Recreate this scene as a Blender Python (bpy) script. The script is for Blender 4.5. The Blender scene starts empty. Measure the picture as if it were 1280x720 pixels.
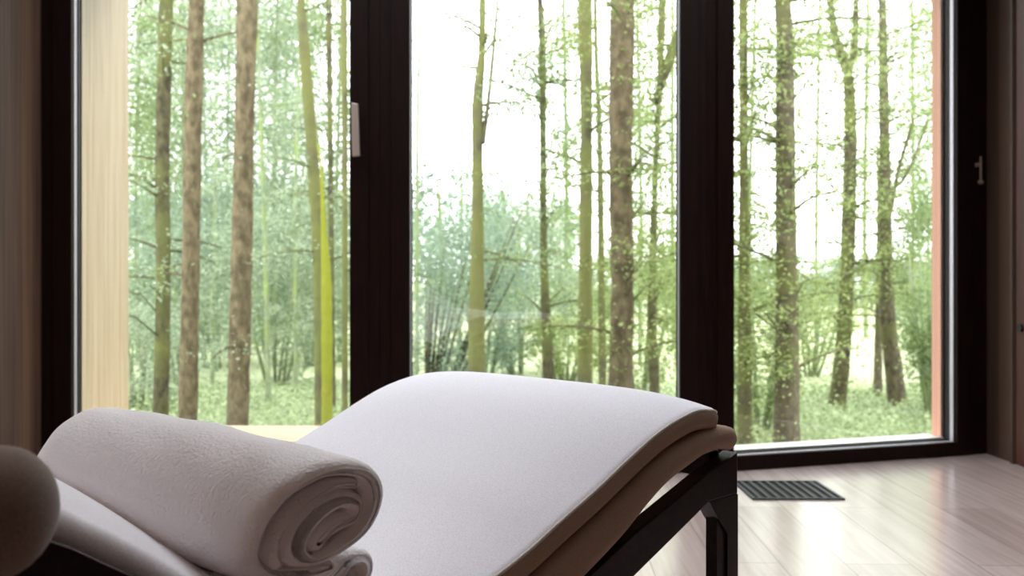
import bpy, math, random
import numpy as np
from mathutils import Vector, Matrix

C = bpy.context.scene.collection
S = bpy.context.scene
PI = math.pi

# ------------------------------------------------------------------ camera
EYE = 0.85
cam_d = bpy.data.cameras.new('camera')
cam_d.sensor_width = 36.0
cam_d.lens = 36.0 * 1100 / 1280
cam_d.clip_end = 300
cam_d.dof.use_dof = True
cam_d.dof.focus_distance = 1.35
cam_d.dof.aperture_fstop = 5.6
cam = bpy.data.objects.new('camera', cam_d)
C.objects.link(cam)
cam.location = (0, 0, EYE)
cam.rotation_euler = (PI / 2, 0, 0)
S.camera = cam

# ------------------------------------------------------------------ world, exposure
S.view_settings.view_transform = 'Standard'
S.view_settings.look = 'None'
S.view_settings.gamma = 1.0
S.view_settings.use_curve_mapping = False
S.view_settings.exposure = 0.0
SKY = 6.2
w = bpy.data.worlds.new('overcast_sky')
S.world = w
w.use_nodes = True
wn = w.node_tree
bgn = wn.nodes['Background']
bgn.inputs['Color'].default_value = (0.945, 0.955, 1.0, 1)
bgn.inputs['Strength'].default_value = SKY
S.cycles.use_denoising = True
S.cycles.max_bounces = 10
S.cycles.transparent_max_bounces = 24
S.cycles.diffuse_bounces = 5
S.cycles.sample_clamp_indirect = 8.0
S.cycles.caustics_reflective = False
S.cycles.caustics_refractive = False


def portal(name, loc, rot, sx, sy):
    l = bpy.data.lights.new(name, 'AREA')
    l.shape = 'RECTANGLE'
    l.size = sx
    l.size_y = sy
    l.cycles.is_portal = True
    o = bpy.data.objects.new(name, l)
    o.location = loc
    o.rotation_euler = rot
    C.objects.link(o)


K = math.radians(17.0)           # the right bay of the glazing turns away
Y0 = 4.03
WZ0, WZ1 = 0.07, 2.55
portal('daylight_portal', (-0.62, Y0 + 0.12, 1.31), (-PI / 2, 0, 0), 3.0, 2.5)
portal('daylight_portal', (0.12, 2.9, 2.98), (0, 0, 0), 4.25, 2.04)
portal('daylight_portal', (1.68, 4.36, 1.31), (-PI / 2, 0, K), 1.5, 2.5)

# sun through thin cloud, low from the front right
sun_d = bpy.data.lights.new('veiled_sun', 'SUN')
sun_d.energy = 1.2
sun_d.angle = math.radians(12)
sun_d.color = (1.0, 0.95, 0.84)
sun = bpy.data.objects.new('veiled_sun', sun_d)
C.objects.link(sun)
sun.rotation_euler = Vector((-0.72, -0.45, -0.62)).to_track_quat('-Z', 'Y').to_euler()


# ------------------------------------------------------------------ materials
def lin(r, g, b):
    f = lambda c: (c / 255 / 12.92) if c / 255 <= 0.04045 else ((c / 255 + 0.055) / 1.055) ** 2.4
    return (f(r), f(g), f(b), 1)


def mat(name, col, rough=0.6, metal=0.0, spec=0.5, coat=0.0, sheen=0.0):
    m = bpy.data.materials.new(name)
    m.use_nodes = True
    b = m.node_tree.nodes['Principled BSDF']
    b.inputs['Base Color'].default_value = col
    b.inputs['Roughness'].default_value = rough
    b.inputs['Metallic'].default_value = metal
    b.inputs['Specular IOR Level'].default_value = spec
    b.inputs['Coat Weight'].default_value = coat
    b.inputs['Coat Roughness'].default_value = 0.2
    b.inputs['Sheen Weight'].default_value = sheen
    return m


def N(m, t, **kw):
    n = m.node_tree.nodes.new(t)
    for k, v in kw.items():
        setattr(n, k, v)
    return n


def L(m, a, b):
    m.node_tree.links.new(a, b)


def bsdf(m):
    return m.node_tree.nodes['Principled BSDF']


def noise_colour(m, c1, c2, scale=(1, 1, 1), nscale=5.0, detail=6, bump=0.0, bdist=0.01, rough=0.6, pos=(0.35, 0.65)):
    tc = N(m, 'ShaderNodeTexCoord')
    mp = N(m, 'ShaderNodeMapping')
    mp.inputs['Scale'].default_value = scale
    nz = N(m, 'ShaderNodeTexNoise')
    nz.inputs['Scale'].default_value = nscale
    nz.inputs['Detail'].default_value = detail
    nz.inputs['Roughness'].default_value = rough
    cr = N(m, 'ShaderNodeValToRGB')
    cr.color_ramp.elements[0].color = c1
    cr.color_ramp.elements[1].color = c2
    cr.color_ramp.elements[0].position = pos[0]
    cr.color_ramp.elements[1].position = pos[1]
    L(m, tc.outputs['Object'], mp.inputs['Vector'])
    L(m, mp.outputs['Vector'], nz.inputs['Vector'])
    L(m, nz.outputs['Fac'], cr.inputs['Fac'])
    L(m, cr.outputs['Color'], bsdf(m).inputs['Base Color'])
    if bump:
        bp = N(m, 'ShaderNodeBump')
        bp.inputs['Strength'].default_value = bump
        bp.inputs['Distance'].default_value = bdist
        L(m, nz.outputs['Fac'], bp.inputs['Height'])
        L(m, bp.outputs['Normal'], bsdf(m).inputs['Normal'])
    return tc, mp, nz, cr


M = {}
# dark stained window timber
M['frame'] = mat('dark_stained_timber', lin(38, 21, 15), 0.5, spec=0.1)
noise_colour(M['frame'], lin(16, 7, 5), lin(30, 15, 11), (14, 14, 0.7), 6, 5, 0.15, 0.002)
M['gasket'] = mat('black_rubber', lin(16, 13, 13), 0.6)
M['bead'] = mat('aluminium_bead', lin(222, 218, 228), 0.4, 0.3)
M['sill_metal'] = mat('pale_sill', lin(232, 232, 230), 0.4)
M['handle'] = mat('brushed_metal', lin(190, 172, 160), 0.4, 0.55)
M['latch'] = mat('dull_metal', lin(120, 104, 92), 0.5, 0.3)
M['chaise_wood'] = mat('dark_walnut', lin(44, 25, 19), 0.34, spec=0.2)
noise_colour(M['chaise_wood'], lin(22, 11, 8), lin(38, 20, 14), (3, 30, 30), 3, 5)
M['ceiling'] = mat('ceiling_paint', lin(150, 132, 118), 0.9)
M['plaster'] = mat('wall_plaster', lin(138, 120, 106), 0.9)


def plank_wall(name, c1, c2, board, vec_axis='Y', seed=0.0):
    """vertical cladding: boards side by side along one axis, grain running up"""
    m = mat(name, c1, 0.62)
    tc = N(m, 'ShaderNodeTexCoord')
    sx = N(m, 'ShaderNodeSeparateXYZ')
    L(m, tc.outputs['Object'], sx.inputs[0])
    dv = N(m, 'ShaderNodeMath', operation='DIVIDE')
    dv.inputs[1].default_value = board
    L(m, sx.outputs[vec_axis], dv.inputs[0])
    fl = N(m, 'ShaderNodeMath', operation='FLOOR')
    L(m, dv.outputs[0], fl.inputs[0])
    wn_ = N(m, 'ShaderNodeTexWhiteNoise', noise_dimensions='1D')
    ad = N(m, 'ShaderNodeMath', operation='ADD')
    ad.inputs[1].default_value = seed
    L(m, fl.outputs[0], ad.inputs[0])
    L(m, ad.outputs[0], wn_.inputs['W'])
    mp = N(m, 'ShaderNodeMapping')
    mp.inputs['Scale'].default_value = (26, 26, 0.55)
    L(m, tc.outputs['Object'], mp.inputs['Vector'])
    nz = N(m, 'ShaderNodeTexNoise')
    nz.inputs['Scale'].default_value = 2.2
    nz.inputs['Detail'].default_value = 6
    L(m, mp.outputs['Vector'], nz.inputs['Vector'])
    mx = N(m, 'ShaderNodeMath', operation='MULTIPLY_ADD')
    mx.inputs[1].default_value = 0.45
    L(m, wn_.outputs['Value'], mx.inputs[0])
    ml = N(m, 'ShaderNodeMath', operation='MULTIPLY')
    ml.inputs[1].default_value = 0.75
    L(m, nz.outputs['Fac'], ml.inputs[0])
    L(m, ml.outputs[0], mx.inputs[2])
    cr = N(m, 'ShaderNodeValToRGB')
    cr.color_ramp.elements[0].color = c1
    cr.color_ramp.elements[1].color = c2
    cr.color_ramp.elements[0].position = 0.25
    cr.color_ramp.elements[1].position = 0.85
    L(m, mx.outputs[0], cr.inputs['Fac'])
    L(m, cr.outputs['Color'], bsdf(m).inputs['Base Color'])
    return m


M['wall_wood'] = plank_wall('brown_cladding', lin(38, 22, 15), lin(108, 80, 62), 0.072)
M['wall_wood_r'] = plank_wall('brown_cladding_right', lin(40, 25, 17), lin(78, 56, 43), 0.11, seed=4)
M['red_wood'] = mat('red_brown_panel', lin(104, 48, 26), 0.5)
noise_colour(M['red_wood'], lin(54, 20, 8), lin(80, 34, 16), (20, 20, 0.8), 3, 5)
M['pine'] = mat('pale_pine', lin(226, 204, 160), 0.5)
noise_colour(M['pine'], lin(184, 160, 126), lin(212, 194, 168), (1.0, 16, 0.35), 3.2, 6, rough=0.7)
M['coral'] = mat('coral_painted_jamb', lin(240, 178, 152), 0.6)


def floor_mat():
    m = mat('oak_planks', lin(170, 145, 128), 0.3)
    tc = N(m, 'ShaderNodeTexCoord')
    mp = N(m, 'ShaderNodeMapping')
    # boards run away from the camera, 0.2 m wide
    mp.inputs['Rotation'].default_value = (0, 0, math.radians(-90 + 2.06))
    mp.inputs['Location'].default_value = (0.35, 0.729, 0)
    L(m, tc.outputs['Object'], mp.inputs['Vector'])
    br = N(m, 'ShaderNodeTexBrick')
    br.offset = 0.37
    br.inputs['Scale'].default_value = 1.0
    br.inputs['Brick Width'].default_value = 1.9
    br.inputs['Row Height'].default_value = 0.2
    br.inputs['Mortar Size'].default_value = 0.0022
    br.inputs['Mortar Smooth'].default_value = 0.2
    br.inputs['Color1'].default_value = lin(200, 178, 172)
    br.inputs['Color2'].default_value = lin(232, 213, 208)
    br.inputs['Mortar'].default_value = lin(150, 130, 120)
    L(m, mp.outputs['Vector'], br.inputs['Vector'])
    mp2 = N(m, 'ShaderNodeMapping')
    mp2.inputs['Scale'].default_value = (1.2, 22, 1)
    L(m, mp.outputs['Vector'], mp2.inputs['Vector'])
    nz = N(m, 'ShaderNodeTexNoise')
    nz.inputs['Scale'].default_value = 1.6
    nz.inputs['Detail'].default_value = 7
    nz.inputs['Distortion'].default_value = 0.6
    L(m, mp2.outputs['Vector'], nz.inputs['Vector'])
    cr = N(m, 'ShaderNodeValToRGB')
    cr.color_ramp.elements[0].color = (0.74, 0.70, 0.68, 1)
    cr.color_ramp.elements[1].color = (1, 1, 1, 1)
    cr.color_ramp.elements[0].position = 0.3
    cr.color_ramp.elements[1].position = 0.62
    L(m, nz.outputs['Fac'], cr.inputs['Fac'])
    mu = N(m, 'ShaderNodeMix', data_type='RGBA', blend_type='MULTIPLY')
    mu.inputs[0].default_value = 1.0
    L(m, br.outputs['Color'], mu.inputs[6])
    L(m, cr.outputs['Color'], mu.inputs[7])
    L(m, mu.outputs[2], bsdf(m).inputs['Base Color'])
    bp = N(m, 'ShaderNodeBump')
    bp.invert = True
    bp.inputs['Strength'].default_value = 0.5
    bp.inputs['Distance'].default_value = 0.002
    L(m, br.outputs['Fac'], bp.inputs['Height'])
    L(m, bp.outputs['Normal'], bsdf(m).inputs['Normal'])
    bsdf(m).inputs['Roughness'].default_value = 0.3
    bsdf(m).inputs['Specular IOR Level'].default_value = 0.9
    return m


M['floor'] = floor_mat()
bsdf(M['floor']).inputs['Coat Weight'].default_value = 1.0
bsdf(M['floor']).inputs['Coat Roughness'].default_value = 0.2
bsdf(M['floor']).inputs['Coat IOR'].default_value = 2.0


def glass_mat():
    m = bpy.data.materials.new('coated_window_glass')
    m.use_nodes = True
    nt = m.node_tree
    nt.nodes.clear()
    out = nt.nodes.new('ShaderNodeOutputMaterial')
    tr = nt.nodes.new('ShaderNodeBsdfTransparent')
    tr.inputs['Color'].default_value = (0.975, 0.99, 0.98, 1)
    gl = nt.nodes.new('ShaderNodeBsdfGlossy')
    gl.inputs['Roughness'].default_value = 0.0
    fr = nt.nodes.new('ShaderNodeLayerWeight')
    fr.inputs['Blend'].default_value = 0.25
    ad = nt.nodes.new('ShaderNodeMath')
    ad.operation = 'MULTIPLY_ADD'
    ad.inputs[1].default_value = 0.6
    ad.inputs[2].default_value = 0.09
    ad.use_clamp = True
    mx = nt.nodes.new('ShaderNodeMixShader')
    nt.links.new(fr.outputs['Fresnel'], ad.inputs[0])
    nt.links.new(ad.outputs[0], mx.inputs['Fac'])
    nt.links.new(tr.outputs[0], mx.inputs[1])
    nt.links.new(gl.outputs[0], mx.inputs[2])
    nt.links.new(mx.outputs[0], out.inputs['Surface'])
    return m


M['glass'] = glass_mat()


def fabric(name, c1, c2, weave=900, bump=0.25, sheen=0.15):
    m = mat(name, c1, 0.9, spec=0.2, sheen=sheen)
    tc = N(m, 'ShaderNodeTexCoord')
    nz = N(m, 'ShaderNodeTexNoise')
    nz.inputs['Scale'].default_value = weave
    nz.inputs['Detail'].default_value = 3
    L(m, tc.outputs['Object'], nz.inputs['Vector'])
    cr = N(m, 'ShaderNodeValToRGB')
    cr.color_ramp.elements[0].color = c1
    cr.color_ramp.elements[1].color = c2
    cr.color_ramp.elements[0].position = 0.3
    cr.color_ramp.elements[1].position = 0.6
    L(m, nz.outputs['Fac'], cr.inputs['Fac'])
    L(m, cr.outputs['Color'], bsdf(m).inputs['Base Color'])
    bp = N(m, 'ShaderNodeBump')
    bp.inputs['Strength'].default_value = bump
    bp.inputs['Distance'].default_value = 0.001
    L(m, nz.outputs['Fac'], bp.inputs['Height'])
    L(m, bp.outputs['Normal'], bsdf(m).inputs['Normal'])
    return m


M['mat_top'] = fabric('off_white_linen', lin(220, 217, 224), lin(236, 233, 240), 420)
M['taupe'] = fabric('taupe_upholstery', lin(140, 114, 96), lin(158, 132, 114), 500, 0.2)
M['brown_cloth'] = fabric('brown_cloth', lin(98, 80, 70), lin(116, 96, 84), 500, 0.2, 0.3)
M['piping'] = fabric('pale_piping', lin(200, 188, 178), lin(222, 212, 204), 300)


def terry():
    m = mat('white_terry', lin(246, 242, 244), 0.95, spec=0.1, sheen=0.35)
    tc = N(m, 'ShaderNodeTexCoord')
    n1 = N(m, 'ShaderNodeTexNoise')
    n1.inputs['Scale'].default_value = 260
    n1.inputs['Detail'].default_value = 3
    n2 = N(m, 'ShaderNodeTexNoise')
    n2.inputs['Scale'].default_value = 60
    n2.inputs['Detail'].default_value = 4
    L(m, tc.outputs['Object'], n1.inputs['Vector'])
    L(m, tc.outputs['Object'], n2.inputs['Vector'])
    a = N(m, 'ShaderNodeMath', operation='ADD')
    L(m, n1.outputs['Fac'], a.inputs[0])
    L(m, n2.outputs['Fac'], a.inputs[1])
    bp = N(m, 'ShaderNodeBump')
    bp.inputs['Strength'].default_value = 0.55
    bp.inputs['Distance'].default_value = 0.004
    L(m, a.outputs[0], bp.inputs['Height'])
    L(m, bp.outputs['Normal'], bsdf(m).inputs['Normal'])
    return m


M['terry'] = terry()
M['vent'] = mat('dark_grille_metal', lin(36, 40, 46), 0.45, 0.4)
M['vent_dark'] = mat('grille_shade', lin(10, 10, 11), 0.8)


def bark(name, c1, c2, moss=None, moss_amt=0.5):
    m = mat(name, c1, 0.9, spec=0.2)
    tc, mp, nz, cr = noise_colour(m, c1, c2, (7, 7, 4.0), 2.6, 8, 1.0, 0.025, pos=(0.38, 0.62))
    if moss:
        n2 = N(m, 'ShaderNodeTexNoise')
        n2.inputs['Scale'].default_value = 2.3
        n2.inputs['Detail'].default_value = 4
        L(m, tc.outputs['Object'], n2.inputs['Vector'])
        r2 = N(m, 'ShaderNodeValToRGB')
        r2.color_ramp.elements[0].position = 0.62 - moss_amt * 0.35
        r2.color_ramp.elements[1].position = 0.78 - moss_amt * 0.35
        L(m, n2.outputs['Fac'], r2.inputs['Fac'])
        mx = N(m, 'ShaderNodeMix', data_type='RGBA')
        L(m, r2.outputs['Color'], mx.inputs[0])
        L(m, cr.outputs['Color'], mx.inputs[6])
        mx.inputs[7].default_value = moss
        L(m, mx.outputs[2], bsdf(m).inputs['Base Color'])
    return m


M['bark_brown'] = bark('grey_brown_bark', lin(76, 68, 50), lin(116, 105, 80))
M['bark_olive'] = bark('olive_bark', lin(52, 50, 36), lin(94, 90, 64), lin(100, 104, 60), 0.5)
M['bark_mossy'] = bark('mossy_bark', lin(82, 80, 60), lin(108, 104, 78), lin(112, 114, 68), 0.7)
M['bark_yellow'] = bark('yellow_green_bark', lin(118, 118, 42), lin(156, 154, 56), lin(140, 144, 50), 0.9)
M['bark_pale'] = bark('pale_green_bark', lin(112, 124, 98), lin(146, 154, 122), lin(132, 148, 92), 0.5)
M['bark_grey'] = bark('grey_bark', lin(72, 67, 54), lin(108, 101, 80), lin(104, 108, 62), 0.35)


def leaf(name, c1, c2, trans=0.5):
    m = bpy.data.materials.new(name)
    m.use_nodes = True
    nt = m.node_tree
    nt.nodes.clear()
    out = nt.nodes.new('ShaderNodeOutputMaterial')
    g = nt.nodes.new('ShaderNodeNewGeometry')
    cr = nt.nodes.new('ShaderNodeValToRGB')
    cr.color_ramp.elements[0].color = c1
    cr.color_ramp.elements[1].color = c2
    nt.links.new(g.outputs['Random Per Island'], cr.inputs['Fac'])
    d = nt.nodes.new('ShaderNodeBsdfDiffuse')
    t = nt.nodes.new('ShaderNodeBsdfTranslucent')
    mx = nt.nodes.new('ShaderNodeMixShader')
    mx.inputs[0].default_value = trans
    nt.links.new(cr.outputs[0], d.inputs['Color'])
    nt.links.new(cr.outputs[0], t.inputs['Color'])
    nt.links.new(d.outputs[0], mx.inputs[1])
    nt.links.new(t.outputs[0], mx.inputs[2])
    nt.links.new(mx.outputs[0], out.inputs['Surface'])
    return m


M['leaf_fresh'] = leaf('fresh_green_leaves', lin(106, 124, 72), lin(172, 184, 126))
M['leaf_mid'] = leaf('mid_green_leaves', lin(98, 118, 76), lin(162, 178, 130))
M['leaf_cool'] = leaf('cool_green_leaves', lin(116, 132, 106), lin(182, 194, 166))  # on far trees and bushes this paler tone carries the distance haze
M['leaf_blue'] = leaf('blue_green_leaves', lin(104, 124, 106), lin(164, 180, 158))  # far foliage, with the haze of distance mixed into its colour
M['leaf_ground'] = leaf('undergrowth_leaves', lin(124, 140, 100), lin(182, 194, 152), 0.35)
M['ground'] = mat('forest_floor', lin(150, 168, 116), 0.95)
_tc, _mp, _nz, _cr = noise_colour(M['ground'], lin(112, 124, 92), lin(150, 162, 124), (1, 1, 1), 1.3, 8)
_m = M['ground']                 # open meadow beyond the trees, its sunlit glow put into a paler colour
_sx = N(_m, 'ShaderNodeSeparateXYZ')
_ad = N(_m, 'ShaderNodeMath', operation='MULTIPLY_ADD')
_ad.inputs[1].default_value = 4.0
_mr = N(_m, 'ShaderNodeMapRange')
_mr.inputs['From Min'].default_value = 13.5
_mr.inputs['From Max'].default_value = 22.0
_mx = N(_m, 'ShaderNodeMix', data_type='RGBA')
_mx.inputs[7].default_value = lin(194, 202, 156)
L(_m, _tc.outputs['Object'], _sx.inputs[0])
L(_m, _nz.outputs['Fac'], _ad.inputs[0])
L(_m, _sx.outputs['Y'], _ad.inputs[2])
L(_m, _ad.outputs[0], _mr.inputs['Value'])
L(_m, _mr.outputs['Result'], _mx.inputs[0])
L(_m, _cr.outputs['Color'], _mx.inputs[6])
L(_m, _mx.outputs[2], bsdf(_m).inputs['Base Color'])


# ------------------------------------------------------------------ mesh helpers
def raw_mesh(name, verts, faces, material, parent=None, smooth=False, mats=None, fmat=None):
    me = bpy.data.meshes.new(name)
    me.from_pydata([tuple(v) for v in verts], [], faces)
    for mm in (mats or [material]):
        me.materials.append(mm)
    if fmat:
        for p, k in zip(me.polygons, fmat):
            p.material_index = k
    if smooth:
        me.polygons.foreach_set('use_smooth', [True] * len(me.polygons))
    me.update()
    o = bpy.data.objects.new(name, me)
    C.objects.link(o)
    if parent:
        o.parent = parent
    return o


class MB:
    def __init__(s):
        s.v = []
        s.f = []

    def add(s, vs, fs):
        n = len(s.v)
        s.v += [tuple(v) for v in vs]
        s.f += [tuple(i + n for i in f) for f in fs]
        return s

    def hexa(s, p):      # 8 points: bottom ring then top ring
        return s.add(p, [(3, 2, 1, 0), (4, 5, 6, 7), (0, 1, 5, 4), (1, 2, 6, 5), (2, 3, 7, 6), (3, 0, 4, 7)])

    def box(s, x0, x1, y0, y1, z0, z1, tf=None):
        p = [(x0, y0, z0), (x1, y0, z0), (x1, y1, z0), (x0, y1, z0), (x0, y0, z1), (x1, y0, z1), (x1, y1, z1), (x0, y1, z1)]
        if tf:
            p = [tf(*q) for q in p]
        return s.hexa(p)

    def tube(s, pts, rad, n=10, caps=True):
        pts = [Vector(p) for p in pts]
        rad = rad if isinstance(rad, (list, tuple)) else [rad] * len(pts)
        b = len(s.v)
        for i, p in enumerate(pts):
            d = (pts[min(i + 1, len(pts) - 1)] - pts[max(i - 1, 0)]).normalized()
            u = d.cross(Vector((0, 0, 1)))
            if u.length < 0.2:
                u = d.cross(Vector((0, 1, 0)))
            u.normalize()
            q = d.cross(u).normalized()
            for k in range(n):
                a = 2 * PI * k / n
                s.v.append(tuple(p + rad[i] * (math.cos(a) * u + math.sin(a) * q)))
        for i in range(len(pts) - 1):
            for k in range(n):
                a0 = b + i * n + k
                a1 = b + i * n + (k + 1) % n
                s.f.append((a0, a1, a1 + n, a0 + n))
        if caps:
            s.f.append(tuple(b + k for k in range(n))[::-1])
            s.f.append(tuple(b + (len(pts) - 1) * n + k for k in range(n)))
        return s

    def build(s, name, material, parent=None, smooth=False, bevel=0.0):
        o = raw_mesh(name, s.v, s.f, material, parent, smooth)
        if bevel:
            md = o.modifiers.new('bevel', 'BEVEL')
            md.width = bevel
            md.segments = 2
            md.limit_method = 'ANGLE'
        return o


def tag(o, label=None, cat=None, group=None, kind=None):
    if label:
        o['label'] = label
    if cat:
        o['category'] = cat
    if group:
        o['group'] = group
    if kind:
        o['kind'] = kind
    return o


def empty(name, loc=(0, 0, 0)):
    o = bpy.data.objects.new(name, None)
    o.location = loc
    C.objects.link(o)
    return o


def struct(o, label=None, cat=None):
    return tag(o, label, cat, None, 'structure')


# ------------------------------------------------------------------ room shell
XL, XR, YB, ZC = -2.162, 2.435, -3.2, 2.72
T = 0.12
cK, sK = math.cos(K), math.sin(K)
KX, KY = 0.894, Y0


def kp(a, b, z):                 # along the turned bay (a), outwards (b)
    return (KX + a * cK - b * sK, KY + a * sK + b * cK, z)


A_END = 1.64                     # right end of the turned bay
f = MB()
f.add([(XL - T, YB - T, 0), (XR + 0.3, YB - T, 0), (XR + 0.3, 4.62, 0), kp(A_END + 0.1, 0.1, 0), kp(0, 0.1, 0), (XL - T, Y0 + 0.1, 0),
       (XL - T, YB - T, -0.2), (XR + 0.3, YB - T, -0.2), (XR + 0.3, 4.62, -0.2), kp(A_END + 0.1, 0.1, -0.2), kp(0, 0.1, -0.2), (XL - T, Y0 + 0.1, -0.2)],
      [(0, 1, 2, 3, 4, 5), (11, 10, 9, 8, 7, 6)] + [(i, i + 6, (i + 1) % 6 + 6, (i + 1) % 6) for i in range(6)])
struct(f.build('floor', M['floor']), 'pale oak plank floor with window light lying across it', 'floor')
SX0, SX1, SY0, SY1 = -2.0, 2.25, 1.88, 3.92      # unseen roof light, added to brighten the lounger
c = MB()
for b_ in ((XL - T, SX0, YB - T, 4.75), (SX1, XR + 0.3, YB - T, 4.75), (SX0, SX1, YB - T, SY0), (SX0, SX1, SY1, 4.75)):
    c.box(b_[0], b_[1], b_[2], b_[3], ZC, ZC + 0.15)
struct(c.build('ceiling', M['ceiling']), 'plain ceiling above the seating room', 'ceiling')
struct(MB().box(XL - T, XL, YB, Y0 + 0.1, 0, ZC).build('wall_left', M['wall_wood']), 'vertical brown timber cladding left of the glazing', 'wall')
wr = MB().box(XR, XR + T, 4.27, 4.56, 0, ZC)
struct(wr.build('wall_right', M['wall_wood_r']), 'narrow brown timber wall beside the right window', 'wall')
struct(MB().box(XR, XR + T, YB, 3.2, 0, ZC).build('wall_right_side', M['wall_wood_r']), 'brown timber wall nearer than the red-brown door', 'wall')
struct(MB().box(XL - T, XR + T, YB - T, YB, 0, ZC).build('wall_back', M['plaster']), 'plain wall behind the viewer', 'wall')
struct(MB().box(XL - T, KX + 0.02, Y0, Y0 + 0.12, WZ1, ZC).build('wall_front', M['wall_wood']), 'timber band above the windows', 'wall')

door = empty('door_1', (XR, 3.7, 0))
struct(door, 'red-brown timber door at the right edge of the photo', 'door')
MB().box(-0.006, 0.05, -0.5, 0.545, 0.005, 2.3).build('leaf', M['red_wood'], door, bevel=0.004)
MB().box(-0.02, 0.1, 0.549, 0.569, 0, 2.35).build('architrave', M['wall_wood_r'], door)
MB().box(0.0, 0.1, -0.5, 0.55, 2.3, ZC).build('top_panel', M['wall_wood_r'], door)
MB().tube([(-0.006, 0.5, 0.66), (-0.016, 0.5, 0.66)], 0.02, 16).build('lock_rosette', M['gasket'], door)

struct(MB().box(XL, XL + 0.012, YB, Y0 - 0.01, 0, 0.06).build('baseboard_left', M['wall_wood']), 'low brown skirting along the left wall', 'skirting')


# ------------------------------------------------------------------ windows
def window(n, a0, a1, tf, left_w, right_w, label):
    """clear opening from a0 to a1 along the wall, frame widths either side; tf maps (along, outward, z)"""
    r = empty('window_%d' % n, tf(a0, 0, 0))
    struct(r, label, 'window')
    loc = Vector(r.location)
    g = lambda a, b, z: tuple(Vector(tf(a, b, z)) - loc)
    # fixed outer frame
    fr = MB()
    fr.box(a0 - left_w, a0 - 0.012, 0.012, 0.11, 0, WZ1 + 0.05, g)
    fr.box(a1 + 0.012, a1 + right_w, 0.012, 0.11, 0, WZ1 + 0.05, g)
    fr.box(a0 - 0.012, a1 + 0.012, 0.012, 0.11, 0, WZ0 - 0.02, g)
    fr.box(a0 - 0.012, a1 + 0.012, 0.012, 0.11, WZ1, WZ1 + 0.05, g)
    fr.build('window_frame', M['frame'], r, bevel=0.003)
    sa = MB()
    sw = min(left_w, 0.085)
    sr = min(right_w, 0.085)
    sa.box(a0 - sw, a0, 0.0, 0.03, 0.004, WZ1 + 0.02, g)
    sa.box(a1, a1 + sr, 0.0, 0.03, 0.004, WZ1 + 0.02, g)
    sa.box(a0, a1, 0.0, 0.03, 0.004, WZ0, g)
    sa.box(a0, a1, 0.0, 0.03, WZ1, WZ1 + 0.02, g)
    sa.build('sash', M['frame'], r, bevel=0.002)

    def ring(b0, b1, inset, m, name):
        q = MB()
        q.box(a0 - 0.013, a0 + inset, b0, b1, WZ0 - 0.02, WZ1, g)
        q.box(a1 - inset, a1 + 0.013, b0, b1, WZ0 - 0.02, WZ1, g)
        q.box(a0 + inset, a1 - inset, b0, b1, WZ0 - 0.02, WZ0 + inset, g)
        q.build(name, m, r)
    ring(0.0302, 0.056, 0.0, M['bead'], 'glazing_bead')
    ring(0.0562, 0.0735, 0.005, M['gasket'], 'gasket')
    gl = MB().box(a0 - 0.012, a1 + 0.012, 0.074, 0.084, WZ0 - 0.02, WZ1, g)
    gl.build('pane', M['glass'], r)
    return r, g


flat = lambda a, b, z: (a, Y0 + b, z)
u2x = lambda px: (px - 640) / 1100 * Y0
w1, g1 = window(1, u2x(89), u2x(437), flat, u2x(89) - XL, 0.1375, 'dark framed floor length window on the left with a pale timber reveal outside')
w2, g2 = window(2, u2x(512), u2x(850), flat, 0.1375, KX - u2x(850) - 0.002, 'middle dark framed window behind the raised end of the lounger')
ax = lambda px: ((px - 640) / 1100 * KY - KX) / (cK - (px - 640) / 1100 * sK)
w3, g3 = window(3, ax(918), ax(1197), kp, ax(918) - 0.002, A_END - ax(1197), 'right hand dark framed window turned slightly away beside the red-brown door')

sk = empty('window_4', (SX0, SY0, ZC))
struct(sk, 'added unseen roof light in the ceiling above the lounger', 'window')
q = MB()
_w, _l = SX1 - SX0, SY1 - SY0
for b_ in ((-0.05, 0.03, -0.05, _l + .05), (_w - 0.03, _w + 0.05, -0.05, _l + .05), (0.03, _w - 0.03, -0.05, 0.03), (0.03, _w - 0.03, _l - 0.03, _l + 0.05), (_w / 2 - .02, _w / 2 + .02, 0.03, _l - .03)):
    q.box(b_[0], b_[1], b_[2], b_[3], 0.152, 0.22)
q.build('window_frame', M['frame'], sk)
MB().box(0.03, _w - 0.03, 0.03, _l - 0.03, 0.18, 0.19).build('pane', M['glass'], sk)
# lever handle on the sash of window 1
h = MB()
zt, zb = EYE + 230 / 1100 * 4.0, EYE + 163 / 1100 * 4.0
xa, xb = (440 - 640) / 1100 * 3.99, (449 - 640) / 1100 * 3.99
lx = Vector(w1.location)
h.hexa([tuple(Vector(p) - lx) for p in [(xa + .006, 3.965, zb), (xb + .006, 3.965, zb + .003), (xb + .006, 3.985, zb + .003), (xa + .006, 3.985, zb),
                                         (xa, 3.965, zt), (xb - .002, 3.965, zt - .006), (xb - .002, 3.985, zt - .006), (xa, 3.985, zt)]])
ho = h.build('handle', M['handle'], w1, bevel=0.003)
ho['label'] = 'pale metal lever handle'
hh = MB().tube([tuple(Vector((xa + .015, 3.984, zt - .03)) - lx), tuple(Vector((xa + .015, 4.031, zt - .03)) - lx)], 0.008, 12)
hh.build('handle_spindle', M['handle'], w1)
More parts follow.
